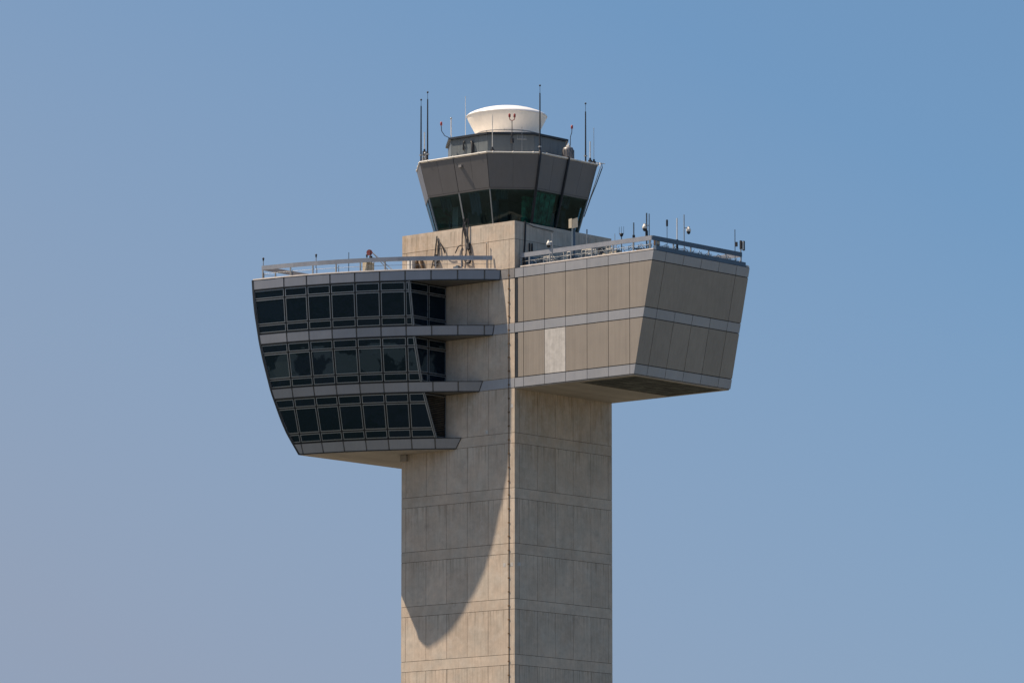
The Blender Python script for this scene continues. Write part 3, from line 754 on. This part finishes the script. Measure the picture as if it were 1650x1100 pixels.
# rooftop unit at right
RU = empty('rooftop_unit', (7.9, .4, 87.2), 'ribbed grey cylindrical unit with white cap beside the penthouse right wall', 'equipment')
mb = MB(); prof = []
mb.lathe((7.75, .35), [(.001,87.2),(.5,87.2),(.52,87.3),(.5,88.2),(.44,88.4),(.2,88.5),(.001,88.5)], 20)
rel(mb, RU).build('drum', 'cabpanel', RU)
mb = MB()
for i in range(14):
    a = i*2*PI/14; mb.box((7.75+.52*math.cos(a)-.03, .35+.52*math.sin(a)-.03, 87.3), (7.75+.52*math.cos(a)+.03, .35+.52*math.sin(a)+.03, 88.2))
rel(mb, RU).build('rib', 'cabpanel', RU)
mb = MB(); mb.box((7.65, .2, 88.45), (7.95, .5, 88.65)); mb.tube([(7.8, .35, 88.6), (7.85, .35, 88.85)], .06, 6); rel(mb, RU).build('cap', 'white', RU)

# ------------------------------------------------------------------ pod roof equipment
RZ = 76.70
def ball_post(x, y, zt, label):
    root = empty('sensor_post', (x, y, RZ), label, 'sensor post', 'ball-topped posts on the pod roof')
    mb = MB(); mb.tube([(x+.05, y-.05, RZ), (x+.05, y-.05, RZ+.5), (x, y, RZ+.6), (x, y, zt)], .04, 6); rel(mb, root).build('post', 'steel', root)
    mb = MB(); mb.ball((x, y, zt), .10); mb.box((x-.05, y-.05, zt-.2), (x+.05, y+.05, zt)); rel(mb, root).build('head', 'black', root)
pp = lambda t, off=0: (CX - (r_-off)*math.cos(t), CY - (r_-off)*math.sin(t))
ball_post(*pp(t0+.002, .06), 78.55, 'dark ball-topped post at the left tip of the pod roof railing')
ball_post(*pp(.283, .1), 78.45, 'dark ball-topped post rising above the middle of the left curved railing')
ball_post(*pp(.427, .3), 78.2, 'dark ball-topped post just left of the red disc on the pod roof')
x, y = pp(.378, .1)
white_whip(x, y, RZ, 78.5, 'thin green rod antenna standing at the middle of the curved railing', .035, False, False, 'blue')
x, y = pp(.348, .2); white_whip(x, y, RZ, 77.4, 'very short dark stub rod under the middle of the curved rail', .03, False, False, 'blue')
x, y = pp(.208, .3); white_whip(x, y, RZ, 77.3, 'short dark stub rod near the left end of the pod roof', .04, False, False, 'blue')
# red disc on stand with struts
x, y = pp(.438, .3)
DS = empty('disc_marker', (x, y, RZ), 'round red disc on a dark pole with slanting struts on the pod roof', 'marker')
mb = MB(); mb.tube([(x, y, RZ), (x, y, 78.6)], .045, 6); mb.box((x-.1, y-.1, 77.95), (x+.1, y+.1, 78.1)); mb.tube([(x, y, 77.95), (x+.2, y-.3, 77.9)], .04, 6)
rel(mb, DS).build('pole', 'black', DS)
mb = MB(); a = Vector((-.757, -.653, 0)); c0 = Vector((x, y, 78.45)) - a*-.08
c0 = Vector((x-.05, y+.12, 78.42)); mb.tube([c0, c0 + a*.04], .27, 20, smooth=False); rel(mb, DS).build('disc', 'disc', DS)
mb = MB()
for dy in (1.6, 2.1): mb.tube([(x+.1, y, 78.5), (x+.6, y-dy, RZ)], .035, 6)
rel(mb, DS).build('strut', 'steel', DS)
# white cabinets
def cabinet(x, y, w_, d_, h_, label, mat_='cream', z=RZ):
    root = empty('equipment_cabinet', (x, y, z), label, 'cabinet', 'pale equipment cabinets')
    mb = MB(); mb.box((x-w_/2, y-d_/2, z+.08), (x+w_/2, y+d_/2, z+h_)); rel(mb, root).build('body', mat_, root)
    mb = MB(); mb.box((x-w_/2-.03, y-d_/2-.03, z+h_), (x+w_/2+.03, y+d_/2+.03, z+h_+.04)); rel(mb, root).build('lid', 'white', root)
    mb = MB()
    for sx in (-1, 1):
        for sy in (-1, 1): mb.box((x+sx*(w_/2-.06)-.03, y+sy*(d_/2-.06)-.03, z), (x+sx*(w_/2-.06)+.03, y+sy*(d_/2-.06)+.03, z+.08))
    rel(mb, root).build('foot', 'steel', root)
x, y = pp(.424, .35); cabinet(x, y, .35, .5, 1.05, 'narrow cream cabinet under the pod railing left of the red disc')
x, y = pp(.436, .35); cabinet(x, y, .2, .25, .9, 'slim cream cabinet right under the red disc')
x, y = pp(.443, .35); cabinet(x, y, .18, .2, .75, 'smallest cream box behind the pod railing, right of the red disc')
cabinet(-.45, 11.85, .5, .6, 1.8, 'tall white cabinet against the left end of the concrete head block', 'white')
mb = MB(); mb.tube([(-.25, 11.3, RZ), (-.3, 11.3, 78.3), (-.3, 11.15, 78.55), (-.2, 10.95, 78.45), (-.17, 10.8, 77.8), (-.25, 10.5, RZ)], .13, 8)
tag(mb.build('pipe', 'rust', None, (-.3, 11.5, RZ)), 'brown insulated pipe bent over beside the tall white cabinet', 'pipe')
# hanging cables on the sunlit head block
def cable(lists, label, r=.05, mat_='black', name='hanging_cable', cat='cable'):
    o0 = lists[0][0]
    mb = MB()
    for l in lists:
        P = [Vector(p) for p in l]; out = []
        for i in range(len(P)-1):       # Catmull-Rom
            p0, p1, p2, p3 = P[max(i-1, 0)], P[i], P[i+1], P[min(i+2, len(P)-1)]
            for k in range(6):
                t = k/6; out.append(.5*((2*p1) + (p2-p0)*t + (2*p0-5*p1+4*p2-p3)*t*t + (3*p1-p0-3*p2+p3)*t**3))
        out.append(P[-1]); mb.tube(out, r, 6)
    return tag(mb.build(name, mat_, None, o0), label, cat, 'cables on the head block')
W = -.14
yv = lambda px: (828.9-px)/13.75 + .02        # metres along the lit face
zv = lambda py, px: 80.8 - (py - 355.2 - (828.9-px)*.1345)/18.0
def wl(pts): return [(W - .05*((i*7) % 3), yv(a), zv(b_, a)) for i, (a, b_) in enumerate(pts)]
cable([wl([(704.5,380),(704,392),(703,408)]), wl([(705,384),(709,389),(714,396),(718,408)]), wl([(706,386),(708,398),(707,410)]), wl([(703,392),(702,410),(700,420),(696,432)])],
      'tangle of black cables hanging on the left half of the sunlit concrete head block', .055)
cable([wl([(703,414),(707,420),(704,424),(700,428)]), wl([(704,410),(702,422),(706,428)])], 'dark knot of coiled cable just above the pod roof under the left tangle', .10)
cable([wl([(750,350),(747,375),(747,405),(747,430)]), wl([(754,352),(749,372),(757,392),(760,408)]), wl([(756,352),(755,392),(753,410),(749,420)]), wl([(748,352),(752,380),(757,400),(760,420),(757,425),(752,419)]),
       wl([(744,395),(740,398),(736,408)])], 'bundle of crossing black cables falling over the parapet onto the pod roof', .05)
cable([wl([(719,412),(725,415),(733,412)])], 'short brown sagging cable loop below the rail between the two tangles', .04, 'rust')
cable([wl([(757,392),(757,397),(758,402)])], 'thick black cable junction in the middle of the right tangle', .16)
cable([wl([(750,418),(753,422),(759,423),(760,416)])], 'dark cable coil hanging low at the right tangle foot', .09)
x, y = -.25, yv(787); white_whip(x, y, RZ, 79.05, 'thin dark sensor rod near the right end of the curved railing', .03, False, True, 'rust')
mb = MB(); mb.box((-1.2, yv(752), RZ), (-.7, yv(744), RZ+.45)); mb.box((-1.1, yv(750), RZ+.45), (-.8, yv(747), RZ+.55))
tag(mb.build('junction_box', 'blue', None, (-1, yv(748), RZ)), 'low dark box on the pod roof below the right cable tangle', 'box')

# ------------------------------------------------------------------ wing roof equipment
WZ = 76.70
def cam_ball(x, y, z, arm, label, pole_top, mat_='steel'):
    root = empty('security_camera', (x, y, WZ), label, 'camera', 'dome cameras on the wing roof')
    mb = MB(); mb.tube([(x, y, WZ), (x, y, pole_top)], .045, 6); mb.tube([(x, y, z+.28), (x+arm[0], y+arm[1], z+.3)], .04, 6); rel(mb, root).build('pole', mat_, root)
    cx_, cy_ = x+arm[0], y+arm[1]
    mb = MB(); mb.lathe((cx_, cy_), [(.001,z+.38),(.10,z+.36),(.19,z+.2),(.20,z+.05),(.17,z)], 14); mb.box((cx_-.07, cy_-.07, z+.3), (cx_+.07, cy_+.07, z+.45)); rel(mb, root).build('housing', 'white', root)
    mb = MB(); mb.lathe((cx_, cy_), [(.165,z+.0),(.15,z-.12),(.08,z-.22),(.001,z-.24)], 14); rel(mb, root).build('lens_dome', 'black', root)
cam_ball(.45, -4.0, 78.25, (-.05, .38), 'white dome camera on pale pole in front of the shaded head block', 79.3, 'steel')
cam_ball(.6, -14.9, 78.55, (-.2, .35), 'white dome camera on tall dark pole at the sunlit wing corner', 79.85, 'blue')
cam_ball(5.05, -15.2, 78.85, (.5, -.1), 'white dome camera on pole above the wing front railing', 80.3, 'steel')
# flat panel antenna on blue post
PA = empty('panel_antenna', (1.2, -5.8, WZ), 'cream flat panel antenna on blue-grey post in front of the cab window', 'antenna')
mb = MB(); mb.tube([(1.2, -5.8, WZ), (1.2, -5.8, 79.75)], .16, 8); rel(mb, PA).build('post', 'blue', PA)
mb = MB(); mb.hexa([(.75,-5.65,79.6),(.85,-5.55,79.6),(.85,-5.95,79.6),(.78,-5.95,79.6)], [(.75,-5.65,80.4),(.85,-5.55,80.4),(.85,-5.95,80.45),(.78,-5.95,80.45)])
mb.hexa([(.78,-6.02,79.55),(.88,-6.0,79.55),(1.1,-6.4,79.65),(1.0,-6.45,79.65)], [(.78,-6.02,80.35),(.88,-6.0,80.35),(1.1,-6.4,80.5),(1.0,-6.45,80.5)])
rel(mb, PA).build('panel', 'cream', PA)
mb = MB(); mb.tube([(1.1, -5.9, 79.6), (.9, -5.9, 80.0)], .05, 6); rel(mb, PA).build('bracket', 'steel', PA)
def rod(x, y, zt, label, r=.04, mat_='blue', thick=None):
    root = empty('rod_antenna', (x, y, WZ), label, 'antenna', 'rod antennas on the wing roof')
    mb = MB(); mb.tube([(x, y, WZ), (x, y, zt)], r, 6); rel(mb, root).build('rod', mat_, root)
    mb = MB(); mb.box((x-.12, y-.12, WZ), (x+.12, y+.12, WZ+.06)); rel(mb, root).build('base', 'steel', root)
    if thick:
        mb = MB(); mb.tube([(x, y, thick[0]), (x, y, thick[1])], thick[2], 8); rel(mb, root).build('sleeve', 'black', root)
    return root
rod(.9, -7.6, 79.3, 'thin dark rod antenna on the wing roof right of the panel antenna', .035, 'steel', (78.9, 79.3, .05))
rod(1.0, -10.7, 78.6, 'shortest thin rod antenna behind the sunlit wing railing', .025, 'steel')
rod(.8, -13.0, 79.3, 'blue rod antenna with thick foot left of the wing corner', .06, 'blue', (77.6, 78.2, .12))
rod(.62, -14.6, 79.95, 'tallest blue rod antenna at the sunlit wing corner', .07, 'blue', (77.7, 78.4, .12))
rod(2.75, -15.15, 79.6, 'dark rod antenna with thick head, left one above the wing front', .03, 'blue', (79.0, 79.55, .09))
rod(4.2, -15.1, 79.9, 'white rod antenna standing above the middle of the wing front', .05, 'white', (77.0, 78.0, .10))
rod(12.3, -15.1, 79.9, 'slim black rod antenna near the right end of the wing front', .04, 'blue')
# sector antennas at the far right corner
SA = empty('sector_antenna', (13.0, -15.2, WZ), 'cluster of black sector panels on a post at the far right wing corner', 'antenna')
mb = MB(); mb.tube([(13.0, -15.2, WZ), (13.0, -15.2, 79.0)], .06, 6); rel(mb, SA).build('post', 'steel', SA)
for dx, dy, z0, z1 in ((-.12, -.1, 78.2, 78.95), (.22, -.15, 78.1, 78.95), (-.5, .1, 78.4, 78.8)):
    mb = MB(); mb.box((13.0+dx-.07, -15.2+dy-.09, z0), (13.0+dx+.07, -15.2+dy+.09, z1)); rel(mb, SA).build('panel', 'black', SA)
mb = MB(); mb.box((12.95, -15.5, 78.15), (13.05, -15.35, 78.85)); rel(mb, SA).build('cover', 'white', SA)
# tripod vents
TP = empty('tripod_antenna', (1.3, -11.2, WZ), 'small dark antenna with three prongs behind the sunlit wing railing', 'antenna')
mb = MB(); mb.tube([(1.3, -11.2, WZ), (1.3, -11.2, 78.5)], .05, 6); rel(mb, TP).build('mast', 'blue', TP)
mb = MB(); mb.lathe((1.3, -11.2), [(.001, 78.3), (.12, 78.35), (.2, 78.6), (.001, 78.62)], 10)
for d in (-.25, 0, .25): mb.tube([(1.3, -11.2+d, 78.55), (1.3, -11.2+d, 79.2)], .015, 5)
rel(mb, TP).build('head', 'black', TP)
# conduit racks and small frames along the wing roof
def rack(x, y, w_, h_, label):
    root = empty('pipe_rack', (x, y, WZ), label, 'rack', 'white pipe racks on the wing roof')
    mb = MB()
    for dx, dy in ((0, 0), (0, -w_), (.5, 0), (.5, -w_)): mb.tube([(x+dx, y+dy, WZ), (x+dx, y+dy, WZ+h_)], .035, 6)
    rel(mb, root).build('leg', 'white', root)
    mb = MB()
    for z in (h_, h_*.6): mb.tube([(x, y, WZ+z), (x, y-w_, WZ+z)], .035, 6); mb.tube([(x+.5, y, WZ+z), (x+.5, y-w_, WZ+z)], .035, 6)
    rel(mb, root).build('crossbar', 'white', root)
rack(.8, -2.7, .8, .65, 'white pipe rack nearest the tower corner behind the wing railing')
rack(.8, -5.0, .8, .9, 'white pipe rack beside the blue-grey antenna post')
rack(.8, -7.1, 1.2, .8, 'longer white pipe rack in the middle of the wing roof')
rack(.8, -9.9, .7, 1.0, 'white pipe rack furthest along the sunlit wing railing')
DK = empty('duct_unit', (1.8, -8.2, WZ), 'low pale duct with dark opening behind the middle of the wing railing', 'duct')
mb = MB(); mb.hexa([(1.6,-8.2,WZ),(2.2,-8.2,WZ),(2.2,-10.4,WZ),(1.6,-10.4,WZ)], [(1.6,-8.2,WZ+.35),(2.2,-8.2,WZ+.35),(2.2,-10.4,WZ+.6),(1.6,-10.4,WZ+.6)]); rel(mb, DK).build('duct', 'cream', DK)
mb = MB(); mb.box((1.55, -8.7, WZ+.45), (2.0, -8.3, WZ+.95)); rel(mb, DK).build('hood', 'black', DK)
# louvred plant boxes by the shaded block
def plant(x, y, w_, h_, label, mat_='blue'):
    root = empty('plant_box', (x, y, WZ), label, 'equipment', 'dark plant boxes beside the head block')
    mb = MB(); mb.box((x, y-.5, WZ), (x+w_, y, WZ+h_)); rel(mb, root).build('body', mat_, root)
    mb = MB()
    for i in range(5): mb.box((x+.08, y-.54, WZ+.1+i*h_/6), (x+w_-.08, y-.5, WZ+.16+i*h_/6))
    mb.box((x-.03, y-.53, WZ+h_), (x+w_+.03, y+.0, WZ+h_+.05))
    rel(mb, root).build('louvre', 'steel', root)
plant(1.2, -.3, .9, .9, 'dark plant box nearest the tower corner on the wing roof')
plant(3.0, -.25, 1.4, 1.05, 'wide louvred plant box against the shaded head block', 'grey')
plant(2.2, -4.4, .7, .7, 'small dark plant box on the wing roof beyond the white dome camera', 'black')
plant(2.4, -6.4, 1.0, .85, 'dark plant box on the wing roof behind the blue-grey antenna post')
plant(2.6, -11.8, .9, .6, 'lowest dark plant box on the wing roof beside the pronged antenna', 'black')
mb = MB()
for xx in (1.9, 2.25): mb.tube([(xx, -.12, 76.7), (xx, -.12, 79.0)], .07, 6)
tag(mb.build('downpipe', 'black', None, (2.0, -.12, 76.7)), 'pair of short dark downpipes on the shaded head block', 'pipe')
# cream floodlight box near wing corner
FB = empty('floodlight', (1.35, -15.1, WZ), 'square cream floodlight with brown rim just right of the wing corner', 'floodlight')
mb = MB(); mb.box((1.2, -15.16, 77.15), (1.75, -14.9, 77.85)); rel(mb, FB).build('housing', 'rust', FB)
mb = MB(); mb.box((1.28, -15.2, 77.25), (1.68, -15.16, 77.75)); rel(mb, FB).build('lens', 'cream', FB)
mb = MB(); mb.tube([(1.48, -15.0, WZ), (1.48, -15.0, 77.2)], .05, 6); rel(mb, FB).build('stand', 'steel', FB)
# draped cables along the front and side rails
def drape(x0, x1, ya, label, n_=4, side=False):
    random.seed(int(x0*10)+int(x1*10)+3)
    mb = MB()
    for s_ in range(3):
        pts = []
        for i in range(n_*8+1):
            u = x0 + (x1-x0)*i/(n_*8); f = (i % 8)/8
            z = 77.40 - (.30 + .12*math.sin((i//8)*2.3+s_))*math.sin(PI*f) - .14*s_
            q = ya + .03*math.sin(i*.4+s_*2) + .08*s_
            pts.append((q, u, z) if side else (u, q, z))
        mb.tube(pts, .028 + .008*(s_ == 1), 5)
    for i in range(n_):
        u = x0 + (x1-x0)*(i+.3)/n_
        p0 = (ya+.1, u, 76.7) if side else (u, ya+.1, 76.7); p1 = (ya+.1, u+.1, 77.35) if side else (u+.1, ya+.1, 77.35)
        mb.tube([p0, (p0[0]+(p1[0]-p0[0])*.5, p0[1]+(p1[1]-p0[1])*.5, 77.0), p1], .03, 5)
    loc = (ya, x0, 76.7) if side else (x0, ya, 76.7)
    tag(mb.build('draped_cable', 'blue', None, loc), label, 'cable', 'cables draped along the wing rails')
drape(1.3, 6.6, -15.1, 'dark cables drooping in loops under the left half of the wing front rail')
drape(7.2, 12.6, -15.1, 'dark cables drooping in loops under the right half of the wing front rail')
drape(-11.2, -6.4, .95, 'dark cables looped along the middle of the sunlit wing rail', 5, True)
drape(-5.8, -1.2, .95, 'dark cables looped under the sunlit wing rail nearest the tower', 4, True)
drape(-14.9, -11.6, .85, 'dark cables looped under the sunlit wing rail near its corner', 3, True)
BX = empty('junction_box', (8.0, -14.6, WZ), 'long pale box lying behind the middle of the wing front rail', 'box')
mb = MB(); mb.hexa([(7.2,-14.6,WZ),(10.2,-14.6,WZ),(10.2,-14.1,WZ),(7.2,-14.1,WZ)], [(7.2,-14.6,WZ+.25),(10.2,-14.6,WZ+.5),(10.2,-14.1,WZ+.5),(7.2,-14.1,WZ+.25)]); rel(mb, BX).build('body', 'cream', BX)
